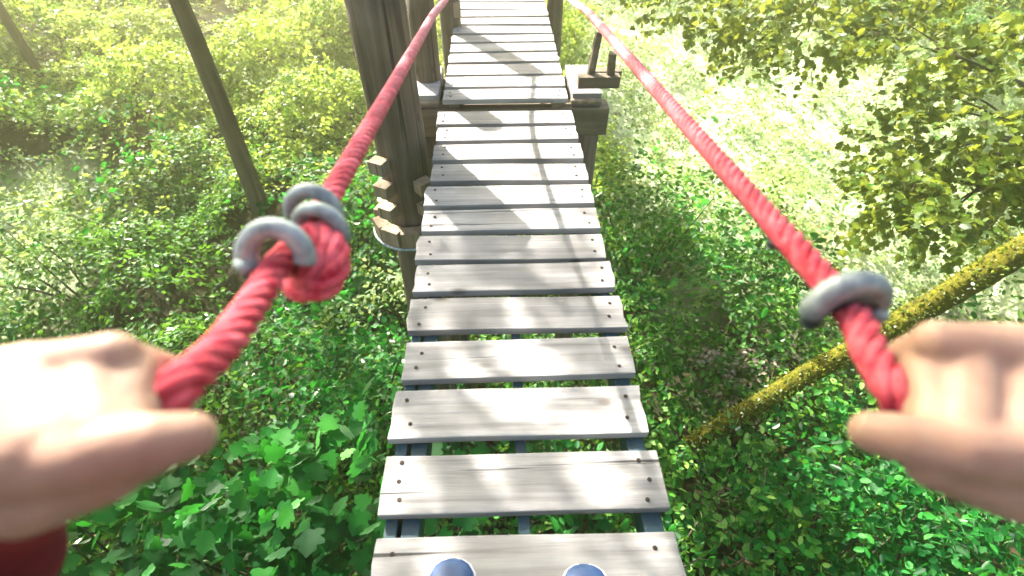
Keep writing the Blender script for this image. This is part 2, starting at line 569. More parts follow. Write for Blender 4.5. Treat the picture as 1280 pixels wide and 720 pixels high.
def gap(x, y):
    return np.clip((vnoise(x * 1.1 + 7, y * 1.1, 31) * .65 + vnoise(x * 2.7, y * 2.7, 32) * .35 - .28) * 5.5, .05, 1)


def k_main(x, y): return gap(x, y) * np.clip(1 - 1.25 * pale_mask(x, y), .02, 1)
def k_pale(x, y): return np.clip(pale_mask(x, y) * 1.2, 0, 1) * (.5 + .5 * (vnoise(x * 1.7, y * 1.7, 41) > .5))


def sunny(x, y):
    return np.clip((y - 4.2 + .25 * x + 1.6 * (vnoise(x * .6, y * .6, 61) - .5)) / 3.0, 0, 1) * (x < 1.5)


def patch(x, y, sd, lo): return np.clip((vnoise(x * .8 + sd, y * .8, 70 + sd) - lo) * 7, 0, 1)


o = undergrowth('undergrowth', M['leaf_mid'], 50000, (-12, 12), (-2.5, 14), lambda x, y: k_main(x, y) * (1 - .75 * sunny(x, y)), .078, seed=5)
tag(o, 'dense green leafy undergrowth covering the forest floor below the bridge', 'undergrowth', kind='stuff')
o = undergrowth('broad_leaved_undergrowth', M['leaf_cool'], 15000, (-9, 9), (-2, 9), lambda x, y: k_main(x, y) * patch(x, y, 3, .52) * (1 - sunny(x, y)), .125, seed=15, nleaf=7, hmul=1.15)
tag(o, 'patches of broad leaved plants in the shaded undergrowth', 'undergrowth', kind='stuff')
o = undergrowth('fine_leaved_undergrowth', M['leaf_mid'], 26000, (-9, 9), (-2, 9), lambda x, y: k_main(x, y) * patch(x, y, 5, .5) * (1 - .7 * sunny(x, y)), .058, seed=16, hmul=1.2)
tag(o, 'patches of fine leaved growth in the undergrowth', 'undergrowth', kind='stuff')
o = undergrowth('sunglow_tinted_undergrowth', M['leaf_yellow'], 40000, (-13, 2), (2.5, 15), lambda x, y: gap(x, y) * sunny(x, y), .082, seed=17)
tag(o, 'yellow green undergrowth on the rising ground at the upper left, sun glow painted into its colour', 'undergrowth', kind='stuff')
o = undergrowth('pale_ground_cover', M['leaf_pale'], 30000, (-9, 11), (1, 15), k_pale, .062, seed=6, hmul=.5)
tag(o, 'low growth in the open clearings, strong sunlight painted into its pale colour', 'ground cover', kind='stuff')
o = undergrowth('distant_undergrowth', M['leaf_mid'], 9000, (-26, 26), (-16, 30),
                lambda x, y: ((x < -11) | (x > 11) | (y > 13) | (y < -2)) * 1.0, .17, seed=8, nleaf=8)
tag(o, 'far green undergrowth on the slopes around the bridge', 'undergrowth', kind='stuff')
o = undergrowth('leaf_litter', M['leaf_dry'], 2600, (-8, 8), (-1, 12),
                lambda x, y: (vnoise(x * .9 + 4, y * .9, 51) > .66) * 1.0, .07, seed=9, nleaf=5, hmul=.35)
tag(o, 'dry brown leaves scattered on the ground between the green plants', 'leaf litter', kind='stuff')

# ------------------------------------------------------------------ the bridge
CX = 0.045          # bridge centre line
HALF = .365
TH = .030


def plank_mesh(w, d, th, rnd, notch=False):
    bm = bmesh.new()
    bmesh.ops.create_grid(bm, x_segments=14, y_segments=3, size=.5)
    for v in bm.verts:
        v.co.x *= w; v.co.y *= d; v.co.z = th / 2
    top = bm.faces[:]
    r = bmesh.ops.extrude_face_region(bm, geom=top)
    for e in r['geom']:
        if isinstance(e, bmesh.types.BMVert): e.co.z -= th
    bmesh.ops.recalc_face_normals(bm, faces=bm.faces[:])
    ph = [rnd.uniform(0, 6.3) for _ in range(6)]
    skew = rnd.uniform(-.006, .006)
    for v in bm.verts:
        x = v.co.x / w
        v.co.y += .0011 * math.sin(x * 7 + ph[0]) * (1 if v.co.y > 0 else .7) + skew * x
        v.co.x += (.003 * math.sin(v.co.y * 60 + ph[1])) * (1 if abs(x) > .49 else 0)
        v.co.z += .0010 * math.sin(x * 5 + ph[2]) + .0012 * math.sin(v.co.y * 40 + ph[3])
    edges = [e for e in bm.edges if len(e.link_faces) == 2 and e.calc_face_angle(0) > .8]
    bmesh.ops.bevel(bm, geom=edges, offset=.0035, segments=2, affect='EDGES', profile=.6)
    me = bpy.data.meshes.new('plank')
    bm.to_mesh(me); bm.free()
    return me


def disc(r, h, n=10):
    mb = MB()
    vs = [(r * math.cos(6.2832 * k / n), r * math.sin(6.2832 * k / n), 0) for k in range(n)]
    vs += [(r * .8 * math.cos(6.2832 * k / n), r * .8 * math.sin(6.2832 * k / n), h) for k in range(n)]
    mb.add(vs, [tuple(range(n, 2 * n))] + [(k, (k + 1) % n, n + (k + 1) % n, n + k) for k in range(n)])
    me = bpy.data.meshes.new('nail'); me.from_pydata(mb.v, [], mb.f); me.materials.append(M['nail'])
    return me


NAIL = disc(.0062, .0022)


def put_plank(parent, yc, d, z, rnd, w=2 * HALF, xc=CX, nails=2, rot=0.0):
    me = plank_mesh(w, d, TH, rnd)
    o = link_mesh('plank', me, M['plank'], parent)
    o.matrix_parent_inverse = Matrix.Identity(4)
    pl = parent.location
    o.location = (xc - pl.x, yc - pl.y, z - TH / 2 - pl.z)
    o.rotation_euler = (rnd.uniform(-.012, .012), rnd.uniform(-.006, .006), rot)
    for sx in (-1, 1):
        for k in range(nails):
            fy = (k + .5) / nails - .5
            n = bpy.data.objects.new('nail', NAIL); COL.objects.link(n); n.parent = o
            n.location = (sx * (w / 2 - .035 - rnd.uniform(0, .022)), fy * d * .95 + rnd.uniform(-.01, .01), TH / 2 + .0012)
    return o


rnd = random.Random(3)
bridge = empty('suspension_bridge', (CX, .3, 0), 'narrow plank suspension bridge of weathered grey boards under the two shoes', 'bridge', 'bridge sections')
# measured far edge / near edge of each board, in camera heights
edges_px = [(668, 760), (566, 641), (485, 546), (424, 472), (371, 414), (329, 365), (293, 326), (261, 289), (231, 257), (204, 227), (179, 200), (158, 176), (138, 155)]
for i, (t, b) in enumerate(edges_px):
    y1 = at_z(655, t, 0).y; y0 = at_z(655, b, 0).y
    d = min(.172, max(.140, y1 - y0)) - (.012 if i > 3 else .004)
    put_plank(bridge, y1 - d / 2, d, 0, rnd, w=2 * HALF + rnd.uniform(-.012, .012), xc=CX + rnd.uniform(-.006, .006), nails=3 if i == 1 else 2)
y = at_z(655, 668, 0).y - .172 - .03
for k in range(9):                                       # boards under and behind the walker
    put_plank(bridge, y - .08, .16, 0, rnd)
    y -= .187
YEND = y
Y1 = at_z(655, 138, 0).y + .02
for x0, w in ((-.335, .032), (-.285, .045), (.0, .030), (.325, .050)):
    mb = MB(); mb.box((CX + x0, (YEND + Y1) / 2, -TH - .047), (w, Y1 - YEND, .09))
    mb.build('stringer', M['stringer'], bridge, bevel=.004)

# far section beyond the platform
far = empty('suspension_bridge', (CX, 3.0, .0), 'far plank bridge section leading on behind the cross beam', 'bridge', 'bridge sections')
fe = [(111, 124), (95, 108), (80, 93), (66, 77), (54, 64), (43, 52), (32, 41), (22, 30), (12, 20), (3, 11)]
for t, b in fe:
    y1 = at_z(640, t, 0.0).y; y0 = at_z(640, b, 0.0).y
    d = min(.24, y1 - y0 - .005)
    put_plank(far, y1 - d / 2, d, 0, rnd, w=2 * HALF - .01, nails=2)
y = at_z(640, 3, 0).y + .04
while y < 9:
    put_plank(far, y + .09, .18, 0, rnd, w=2 * HALF - .01, nails=2); y += .21
for x0 in (-.30, .30):
    mb = MB(); mb.box((CX + x0, (2.86 + 9) / 2, -TH - .047), (.06, 9 - 2.86, .09)); mb.build('stringer', M['beam'], far, bevel=.004)

# platform support between the sections: cross beam on two posts
PY = at_z(630, 131, -.06).y
sup = empty('bridge_support', (CX, PY, -.1), 'dark timber cross beam on posts carrying the joint of the two bridge sections', 'support')
mb = MB(); mb.box((CX, PY + .02, -.155), (1.22, .13, .17)); mb.build('cross_beam', M['beam'], sup, bevel=.008)
mb = MB(); mb.box((CX, PY + .36, -.155), (1.22, .12, .17)); mb.build('cross_beam', M['beam'], sup, bevel=.008)
for sx in (-1, 1):
    xx = CX + sx * .50
    mb = MB(); mb.tube([(xx, PY + .02, -.245), (xx, PY + .02, -1.6), (xx, PY + .03, -3.3)], [.075, .08, .085], 14, .04, 5 + sx)
    mb.build('post', M['post'], sup, smooth=True)
    mb = MB(); mb.tube([(CX + sx * .385, PY - .02, -.035), (CX + sx * .56, PY - .02, -.035)], .016, 10); mb.build('bolt', M['block'], sup, smooth=True)
    mb = MB(); mb.box((CX + sx * .475, PY + .20, -.030), (.17, .42, .075)); mb.build('block', M['plank'], sup, bevel=.006)
    mb = MB(); mb.box((CX + sx * .60, PY + .40, -.045), (.30, .07, .05)); mb.build('side_arm', M['beam'], sup, bevel=.005)

# small bracket frame standing out on the right
bx = at(752, 98, 2.62)
br = empty('rope_bracket', bx, 'small yellowish timber bracket with two uprights beside the right end of the cross beam', 'bracket')
b0 = at(728, 100, 2.72); b1 = at(768, 102, 2.72)
mb = MB(); mb.box((b0 + b1) / 2, ((b1 - b0).length + .05, .06, .06)); mb.build('base', M['beam'], br, bevel=.004)
for (pa, pb) in (((738, 94), (749, 40)), ((763, 96), (766, 66))):
    a = at(pa[0], pa[1], 2.72); c = at(pb[0], pb[1], 2.60)
    mb = MB(); mb.tube([a, c], [.022, .02], 8); mb.build('upright', M['beam'], br)

# ------------------------------------------------------------------ tall round timber posts
def post(px_top, yy, d0, label, seed, blocks=None, x_at=0, zt=1.05):
    """vertical post whose axis passes under the photo column px_top at the top edge"""
    p = at_y(px_top, x_at, yy)
    gz = float(ground_z(p.x, p.y)) - .15
    root = empty('timber_post', (p.x, p.y, gz), label, 'post', 'tall round timber posts along the bridge')
    zs = np.linspace(gz, zt, 26)
    pts = [(p.x + .012 * math.sin(z * 1.3 + seed), p.y + .012 * math.cos(z * 1.1 + seed), z) for z in zs]
    rr = [d0 / 2 * (1.0 + .13 * (zt - z) / (zt - gz) * 1.2) for z in zs]
    mb = MB(); mb.tube(pts, rr, 28, .035, seed)
    mb.build('trunk', M['post'], root, smooth=True)
    return root, p, rr


root, p, rr = post(468, 2.45, .255, 'thick weathered round post left of the bridge with a ring of sawn blocks', 2, zt=.68)
PB = Vector((p.x, p.y, 0))
# ring of blocks below deck level held by a steel band
zb = at(490, 268, 3.05).z
rad = .152
for k, (ang, rows) in enumerate([(-118, 4), (-84, 1), (-48, 3), (-150, 1), (-15, 1), (160, 1), (100, 1), (40, 1)]):
    a = R(ang)
    u = Vector((math.cos(a), math.sin(a), 0))
    rot = Matrix.Rotation(a, 3, 'Z')
    for q in range(rows):
        mb = MB()
        s = .07 if q else .105
        mb.box(PB + u * (rad + .030) + Vector((0, 0, zb + (.14 * q + .03 if q else 0) )), (.07, .085 if q else .11, s), rot)
        mb.build('block', M['block'], root, bevel=.006)
ring = [PB + Vector((math.cos(t) * (rad + .072), math.sin(t) * (rad + .072), zb - .055)) for t in np.linspace(0, 2 * math.pi, 41)]
mb = MB(); mb.tube(ring, .009, 8, caps=False); mb.build('steel_band', M['steel'], root, smooth=True)

root2, p2, _ = post(527, 3.12, .15, 'slimmer round post standing between the thick post and the bridge', 5, zt=.49)
root3, p3, _ = post(559, 4.1, .15, 'far round post at the left edge of the far bridge section', 8, zt=.74)
for q in range(4):
    mb = MB(); mb.box((p3.x + .07, p3.y - .05, .12 + q * .17), (.05, .06, .10)); mb.build('block', M['block'], root3, bevel=.005)
root4, p4, _ = post(693, 4.75, .13, 'far round post at the right edge of the far bridge section', 9, zt=.74)
p4 = Vector((p4.x, p4.y, 0)); p3 = Vector((p3.x, p3.y, 0))

# ------------------------------------------------------------------ ropes
RD = .0132


def rope_part(name, path, parent, r=RD, mat=None, step=.006, strands=5, lay=3.3, phase=0.0):
    """laid rope: six strands twisted round a core, as one mesh"""
    pts = spline(path, step)
    fr = frames(pts)
    ln = [0.0]
    for a, b in zip(pts, pts[1:]): ln.append(ln[-1] + (b - a).length)
    sr = r * .47; off = r * .56
    n = 7
    V = []; F = []
    for k in range(strands):
        base = len(V)
        for i, p in enumerate(pts):
            t, u, w = fr[i]
            a = phase + 2 * math.pi * (k / strands + ln[i] / (lay * 2 * r))
            rad = u * math.cos(a) + w * math.sin(a)
            tan = -u * math.sin(a) + w * math.cos(a)
            c = p + rad * off
            for q in range(n):
                b = 2 * math.pi * q / n
                V.append(c + rad * (math.cos(b) * sr) + tan * (math.sin(b) * sr * 1.05))
        for i in range(len(pts) - 1):
            for q in range(n):
                a0 = base + i * n + q; a1 = base + i * n + (q + 1) % n
                F.append((a0, a1, a1 + n, a0 + n))
        F.append(tuple(base + q for q in range(n - 1, -1, -1)))
        e = base + (len(pts) - 1) * n
        F.append(tuple(e + q for q in range(n)))
    mb = MB(); mb.v = [tuple(v) for v in V]; mb.f = F
    mb.tube(pts[::3] + [pts[-1]], off, 8)
    return mb.build(name, mat or M['rope'], parent, smooth=True)


def torus_part(name, c, axis, R0, r0, parent, mat, a0=0, a1=360, squash=1.0, ref=None):
    axis = axis.normalized()
    ref = ref or Vector((0, 0, 1))
    u = (ref - axis * ref.dot(axis)).normalized(); w = axis.cross(u)
    ts = np.linspace(R(a0), R(a1), 40)
    pts = [Vector(c) + u * (math.cos(t) * R0) + w * (math.sin(t) * R0 * squash) for t in ts]
    mb = MB(); mb.tube(pts, r0, 12, caps=(a1 - a0) < 359)
    return mb.build(name, mat, parent, smooth=True)


# left hand rope
LK = at(398, 272, .545)            # knot
far_l = [at(552, 0, 2.1)]
lr = empty('hand_rope', LK, 'left red hand rope with a thick knot and grey steel clamps', 'rope', 'red hand ropes')
Lh = at(214, 492, .300)
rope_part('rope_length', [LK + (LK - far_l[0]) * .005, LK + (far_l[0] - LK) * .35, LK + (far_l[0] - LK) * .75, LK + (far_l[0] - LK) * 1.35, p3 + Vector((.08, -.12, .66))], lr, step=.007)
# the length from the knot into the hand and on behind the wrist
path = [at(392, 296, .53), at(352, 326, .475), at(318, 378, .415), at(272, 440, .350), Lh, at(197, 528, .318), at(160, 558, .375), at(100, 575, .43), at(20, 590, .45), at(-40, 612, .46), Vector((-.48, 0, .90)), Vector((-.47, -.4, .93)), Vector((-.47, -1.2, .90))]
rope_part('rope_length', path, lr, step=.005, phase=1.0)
# the knot: a turn and a half of rope round the joint
ax = (far_l[0] - LK).normalized()
side = at(420, 340, .50) - at(370, 300, .50); side.normalize()
nrm = -_F
kc = at(372, 326, .50)
loop = []
for t in np.linspace(-.35, 2 * math.pi * 1.28, 22):
    loop.append(kc + _R * (math.cos(t) * .021) + _D * (math.sin(t) * .026) + nrm * (.016 * math.cos(t * .78 + .3)) + _R * .003 * t)
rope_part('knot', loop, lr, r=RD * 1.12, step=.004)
torus_part('clamp', at(345, 322, .458), _F * .85 - _D * .30 - _R * .1, .0265, .0100, lr, M['steel'], -112, 100, .95, ref=-_D)
torus_part('clamp', at(392, 266, .53), _F * .75 - _D * .40 + _R * .1, .0235, .0080, lr, M['steel'], -95, 110, 1.05, ref=-_D)
torus_part('clamp', at(401, 287, .515), _F * .7 - _D * .5 + _R * .25, .0225, .0078, lr, M['steel'], -80, 120, 1.1, ref=-_D)
mb = MB(); mb.tube([at(300, 328, .452), at(312, 340, .445)], .007, 8); mb.build('bolt', M['steel'], lr, smooth=True)

# right hand rope
far_r = at(722, 0, 2.2)
RC = at(1052, 376, .435)
rr_ = empty('hand_rope', RC, 'right red hand rope with one grey clamp above the gripping hand', 'rope', 'red hand ropes')
Rh = at(1120, 492, .350)
path = [p4 + Vector((-.08, -.12, .66)), RC + (far_r - RC) * 1.35, RC + (far_r - RC) * .8, RC + (far_r - RC) * .4, RC + (far_r - RC) * .1, RC, at(1088, 440, .385), Rh, at(1138, 528, .368), at(1168, 555, .420), at(1222, 570, .46), at(1300, 588, .47), Vector((.49, .02, .90)), Vector((.47, -.4, .93)), Vector((.47, -1.2, .88))]
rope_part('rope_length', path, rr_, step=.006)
dirr = (at(988, 302, .535) - RC).normalized()
torus_part('clamp', at(1056, 383, .428), _F * .70 - _D * .6 - _R * .15, .0250, .0110, rr_, M['steel'], -105, 95, 1.15, ref=-_D)
torus_part('clamp', at(1052, 392, .436), _F * .6 - _D * .65 - _R * .1, .0225, .0085, rr_, M['dark_steel'], -120, 110, 1.15, ref=-_D)
mb = MB(); mb.tube([at(1088, 388, .43), at(1102, 398, .43)], .008, 8); mb.build('bolt', M['steel'], rr_, smooth=True)
cl = at(968, 302, .56)
mb = MB(); mb.tube([at(961, 303, .555), at(978, 306, .545)], .0065, 8); mb.build('clip', M['dark_steel'], rr_, smooth=True)

# ------------------------------------------------------------------ the walker
def capsule(mb, a, b, ra, rb, n=14):
    a = Vector(a); b = Vector(b)
    d = b - a
    L_ = d.length
    if L_ < 1e-6: d = Vector((0, 0, 1)); L_ = 1e-6
    pts = []; rads = []
    t = d.normalized()
    m = 5
    for k in range(m, 0, -1):
        ph = k / m * math.pi / 2 * .96
        pts.append(a - t * ra * math.sin(ph)); rads.append(ra * math.cos(ph))
    for k in range(0, 5):
        f = k / 4
        pts.append(a.lerp(b, f)); rads.append(ra + (rb - ra) * f)
    for k in range(1, m + 1):
        ph = k / m * math.pi / 2 * .96
        pts.append(b + t * rb * math.sin(ph)); rads.append(rb * math.cos(ph))
    mb.tube(pts, rads, n)


def chain(mb, pts, rads):
    for i in range(len(pts) - 1):
        capsule(mb, pts[i], pts[i + 1], rads[i], rads[i + 1])


def remeshed(name, mb, voxel, smooth_it, mat, parent):
    me = bpy.data.meshes.new(name + '_src'); me.from_pydata(mb.v, [], mb.f); me.update()
    o = bpy.data.objects.new(name + '_src', me); COL.objects.link(o)
    md = o.modifiers.new('r', 'REMESH'); md.mode = 'VOXEL'; md.voxel_size = voxel; md.use_smooth_shade = True
    if smooth_it:
        ms = o.modifiers.new('s', 'SMOOTH'); ms.factor = .5; ms.iterations = smooth_it
    dg = bpy.context.evaluated_depsgraph_get()
    out_me = bpy.data.meshes.new_from_object(o.evaluated_get(dg))
    bpy.data.objects.remove(o); bpy.data.meshes.remove(me)
    out_me.name = name
    out_me.materials.clear()
    return link_mesh(name, out_me, mat, parent, smooth=True)


def hand(mb, J, k):
    """J: joints from photo positions; wrist, fingers (MCP,PIP,DIP,tip), thumb"""
    W = J['wrist']
    radii = {'index': (.0135, .0105, .0095, .0082), 'middle': (.0135, .0108, .0096, .0084), 'ring': (.013, .0102, .009, .008), 'pinky': (.012, .0088, .008, .0072)}
    for f in ('index', 'middle', 'ring', 'pinky'):
        chain(mb, J[f], [r * k for r in radii[f]])
        capsule(mb, W.lerp(J[f][0], .12), J[f][0], .021 * k, .0150 * k)      # metacarpal mass
    for a, b in (('index', 'middle'), ('middle', 'ring'), ('ring', 'pinky')):
        capsule(mb, J[a][0].lerp(W, .22), J[b][0].lerp(W, .22), .0155 * k, .0150 * k)
        capsule(mb, J[a][0].lerp(W, .55), J[b][0].lerp(W, .55), .0185 * k, .0180 * k)
    T = J['thumb']
    chain(mb, T, [q * k for q in J['tr']])
    capsule(mb, T[1], J['index'][0].lerp(W, .35), .0125 * k, .014 * k)           # web of the thumb
    capsule(mb, T[0], W, .021 * k, .024 * k)
    for q in J['fill']: capsule(mb, q[0], q[1], q[2] * k, q[3] * k)


JL = dict(
    wrist=at(-60, 540, .285),
    index=[at(140, 446, .292), at(205, 462, .325), at(232, 496, .338), at(205, 520, .334)],
    middle=[at(120, 470, .308), at(180, 492, .348), at(207, 526, .358), at(180, 548, .350)],
    ring=[at(100, 492, .322), at(155, 515, .362), at(180, 548, .370), at(155, 570, .362)],
    pinky=[at(78, 512, .335), at(125, 535, .370), at(147, 562, .376), at(125, 580, .370)],
    thumb=[at(20, 580, .262), at(120, 568, .255), at(190, 553, .260), at(240, 544, .270)],
    tr=(.021, .0175, .0155, .0128),
    fill=[(at(110, 470, .290), at(120, 545, .262), .0185, .0185), (at(40, 480, .285), at(60, 560, .262), .024, .024),
          (at(150, 468, .293), at(158, 530, .270), .0125, .0125), (at(165, 480, .297), at(172, 525, .276), .0085, .0085),
          (at(60, 600, .275), at(185, 565, .264), .021, .0145), (at(-40, 620, .275), at(70, 602, .272), .024, .020),
          (at(-60, 520, .285), at(20, 500, .285), .026, .024),
          (at(138, 446, .291), at(40, 470, .285), .0140, .0185), (at(40, 470, .285), at(-60, 490, .28), .0185, .022),
          (at(172, 462, .300), at(150, 510, .276), .0120, .0130), (at(188, 470, .306), at(180, 522, .279), .0080, .0080), (at(140, 590, .264), at(30, 625, .272), .0155, .020)])
JR = dict(
    wrist=at(1385, 535, .340),
    index=[at(1172, 428, .345), at(1118, 448, .378), at(1098, 480, .392), at(1122, 506, .390)],
    middle=[at(1195, 440, .362), at(1145, 470, .402), at(1122, 505, .412), at(1148, 530, .406)],
    ring=[at(1215, 455, .377), at(1168, 490, .417), at(1146, 524, .426), at(1170, 548, .418)],
    pinky=[at(1235, 470, .39), at(1195, 508, .425), at(1176, 540, .432), at(1196, 560, .426)],
    thumb=[at(1295, 570, .315), at(1190, 562, .305), at(1130, 548, .312), at(1090, 540, .322)],
    tr=(.021, .0175, .0150, .0130),
    fill=[(at(1205, 460, .343), at(1200, 545, .315), .0185, .0185), (at(1290, 470, .34), at(1275, 560, .315), .025, .025),
          (at(1168, 462, .346), at(1166, 530, .322), .0125, .0125), (at(1150, 478, .352), at(1148, 522, .330), .0085, .0085),
          (at(1255, 588, .325), at(1190, 565, .312), .019, .015), (at(1370, 595, .335), at(1250, 588, .325), .026, .020),
          (at(1390, 520, .34), at(1300, 480, .34), .028, .024),
          (at(1174, 428, .344), at(1265, 440, .342), .0140, .0190), (at(1265, 440, .342), at(1390, 462, .338), .0190, .024),
          (at(1150, 448, .356), at(1168, 505, .330), .0115, .0130), (at(1136, 462, .362), at(1150, 515, .334), .0080, .0080), (at(1165, 580, .312), at(1270, 612, .325), .0150, .020)])

person = empty('person', (0.04, .20, 0), 'person in dark red sleeves and navy shoes gripping both red ropes', 'person')
shoulder = {-1: Vector((-.185, -.145, 1.36)), 1: Vector((.185, -.145, 1.36))}
elbow = {-1: Vector((-.435, .005, 1.10)), 1: Vector((.47, .03, 1.09))}
hip = {-1: Vector((-.085, -.07, .86)), 1: Vector((.105, -.07, .86))}
knee = {-1: Vector((-.09, .02, .46)), 1: Vector((.12, .01, .46))}
TOE = {-1: at_z(563, 704, .06) + Vector((0, .020, 0)), 1: at_z(733, 711, .06) + Vector((0, .020, 0))}
ankle = {s: Vector((TOE[s].x * .95, TOE[s].y - .185, .085)) for s in (-1, 1)}
body = MB()
neck = Vector((0.0, -.155, 1.44)); head = Vector((0, -.125, 1.585))
capsule(body, (0, -.15, 1.40), neck + Vector((0, .01, .06)), .055, .052)
capsule(body, head, head + Vector((0, .012, -.055)), .088, .070)
capsule(body, head + Vector((0, -.02, .02)), head + Vector((0, -.02, 0)), .094, .09)
capsule(body, head + Vector((0, .085, -.025)), head + Vector((0, .098, -.045)), .009, .013)     # nose
capsule(body, head + Vector((-.02, .078, -.075)), head + Vector((.02, .078, -.075)), .010, .010)  # mouth
capsule(body, head + Vector((-.018, .055, -.10)), head + Vector((.018, .055, -.10)), .024, .024)  # chin
for s in (-1, 1):
    capsule(body, head + Vector((s * .088, -.015, .0)), head + Vector((s * .09, -.012, -.045)), .016, .010)  # ear
    capsule(body, head + Vector((s * .03, .076, .0)), head + Vector((s * .033, .076, .0)), .013, .013)      # eye
    capsule(body, head + Vector((s * .015, .084, .02)), head + Vector((s * .045, .077, .018)), .008, .007)   # brow
    capsule(body, shoulder[s], (0, -.15, 1.38), .055, .06)
    capsule(body, (s * .09, -.15, 1.28), (s * .07, -.12, .98), .095, .09)
    capsule(body, (s * .07, -.12, 1.0), hip[s], .09, .095)
    chain(body, [shoulder[s], elbow[s]], [.050, .037])
    Jh = JL if s < 0 else JR
    k = 1.0 if s < 0 else 1.05
    chain(body, [elbow[s], elbow[s].lerp(Jh['wrist'], .35), Jh['wrist']], [.038, .042, .0275])
    chain(body, [hip[s], knee[s], ankle[s]], [.085, .055, .038])
    capsule(body, ankle[s], TOE[s] - Vector((0, .10, .025)), .034, .022)
    hand(body, Jh, k)
remeshed('body', body, .0026, 7, M['skin'], person)

cl_ = MB()
for s in (-1, 1):
    capsule(cl_, shoulder[s], (0, -.15, 1.375), .068, .075)
    capsule(cl_, (s * .09, -.15, 1.28), (s * .075, -.125, .92), .110, .108)
    Jh = JL if s < 0 else JR
    f = .42 if s < 0 else .10
    chain(cl_, [shoulder[s], elbow[s], elbow[s].lerp(Jh['wrist'], f)], [.066, .052, .052])
chain(cl_, [elbow[-1], at(-26, 704, .345)], [.055, .047])
remeshed('shirt', cl_, .007, 6, M['shirt'], person)
tr = MB()
for s in (-1, 1):
    capsule(tr, (s * .07, -.10, .98), hip[s], .102, .107)
    chain(tr, [hip[s], knee[s], ankle[s] + Vector((0, 0, .01))], [.100, .072, .058])
remeshed('trousers', tr, .008, 6, M['trousers'], person)
hr = MB()
capsule(hr, head + Vector((0, -.04, .03)), head + Vector((0, -.055, -.03)), .098, .085)
capsule(hr, head + Vector((0, .01, .055)), head + Vector((0, -.04, .05)), .078, .085)
remeshed('hair', hr, .006, 4, M['hair'], person)


def shoe(toe, heel, side):
    ax_ = (Vector(toe) - Vector(heel)); ax_.z = 0
    Ls = ax_.length; ax_.normalize(); sd = Vector((ax_.y, -ax_.x, 0))
    prof = [(0, .028, .085), (.10, .036, .10), (.28, .038, .10), (.45, .041, .085), (.62, .049, .064), (.78, .053, .054), (.88, .049, .048), (.95, .038, .041), (.985, .024, .034), (1.0, .010, .028)]
    def loft(f, z0, zs, lo, hi, grow, name, mat, parent, n=16):
        mb = MB(); rows = [q for q in f if lo <= q[0] <= hi]
        for t, w, h in rows:
            c = Vector(heel) + ax_ * (Ls * t); c.z = 0
            for k in range(n):
                a = 2 * math.pi * k / n
                ca, sa = math.cos(a), math.sin(a)
                zz = z0 + (h * zs - z0) * (.5 + .5 * sa)
                wq = (w + grow) * (abs(ca) ** .6) * (1 if ca > 0 else -1)
                mb.v.append(tuple(c + sd * wq + Vector((0, 0, zz))))
        m_ = len(rows)
        for i in range(m_ - 1):
            for k in range(n):
                a0 = i * n + k; a1 = i * n + (k + 1) % n
                mb.f.append((a0, a1, a1 + n, a0 + n))
        mb.f.append(tuple(range(n - 1, -1, -1))); mb.f.append(tuple((m_ - 1) * n + k for k in range(n)))
        return mb.build(name, mat, parent, smooth=True)
    up = loft(prof, .020, 1.0, 0, 1, 0, 'shoe', M['shoe'], person)
    so = loft(prof, .001, .0, 0, 1, .005, 'sole', M['shoe_white'], None)
    me = so.data
    for v in me.vertices: v.co.z = .002 + (.024 if v.co.z > .0005 else 0)
    so.parent = up; so.matrix_parent_inverse = up.matrix_world.inverted()
    # pale vamp panel with laces
    vp = [(t, w * .62, h + .003) for t, w, h in prof if .30 <= t <= .80]
    pan = loft(vp, .03, 1.0, 0, 1, 0, 'vamp', M['shoe_white'], None)
    pan.parent = up; pan.matrix_parent_inverse = up.matrix_world.inverted()


bpy.context.view_layer.update()
for s in (-1, 1):
    t = Vector((TOE[s].x, TOE[s].y, 0)); h_ = Vector((ankle[s].x, TOE[s].y - .275, 0))
    shoe(t, h_, s)

# ------------------------------------------------------------------ trees and shrubs
def limb_mesh(mb, a, b, ra, rb, sag=0.0, seed=0, n=9):
    a = Vector(a); b = Vector(b); rd = random.Random(seed)
    mid = a.lerp(b, .5) + Vector((rd.uniform(-.12, .12), rd.uniform(-.12, .12), sag)) * (b - a).length
    pts = spline([a, mid, b], (b - a).length / 8)
    mb.tube(pts, [ra + (rb - ra) * i / (len(pts) - 1) for i in range(len(pts))], n, .05, seed)


def tree(name, label, base, height, r0, clumps, mat, lsize, seed, lean=(0, 0), shape=OVAL, group=None, nleaf=11, limbs=True, cat='tree', bark=None, flat=.35, droop=.25):
    rng = np.random.default_rng(seed)
    base = Vector(base)
    root = empty(name, base, label, cat, group)
    top = base + Vector((lean[0], lean[1], height))
    mb = MB()
    pts = spline([base - Vector((0, 0, .2)), base.lerp(top, .35) + Vector((.05, .04, 0)), base.lerp(top, .7) - Vector((.05, .02, 0)), top], height / 14)
    mb.tube(pts, [r0 * (1 - .75 * i / (len(pts) - 1)) for i in range(len(pts))], 14, .06, seed)
    if limbs:
        for i, (c, r, n) in enumerate(clumps):
            f = min(.95, max(.12, (c[2] - .5 * r[2] - base.z) / height * .75))
            a = base.lerp(top, f)
            limb_mesh(mb, a, c, r0 * (1 - .75 * f) * .5, .008, .06, seed + i)
            for q in range(3):
                d = Vector(rng.normal(0, 1, 3)).normalized()
                limb_mesh(mb, Vector(a).lerp(Vector(c), .75), Vector(c) + Vector((d.x * r[0], d.y * r[1], d.z * r[2])) * .8, .012, .004, .05, seed + i * 7 + q, 6)
    mb.build('trunk', bark or M['bark'], root, smooth=True)
    crown_mesh('crown', clumps, mat, root, rng, shape, lsize, nleaf, flat=flat, droop=droop)
    return root


def gz(x, y): return float(ground_z(x, y))


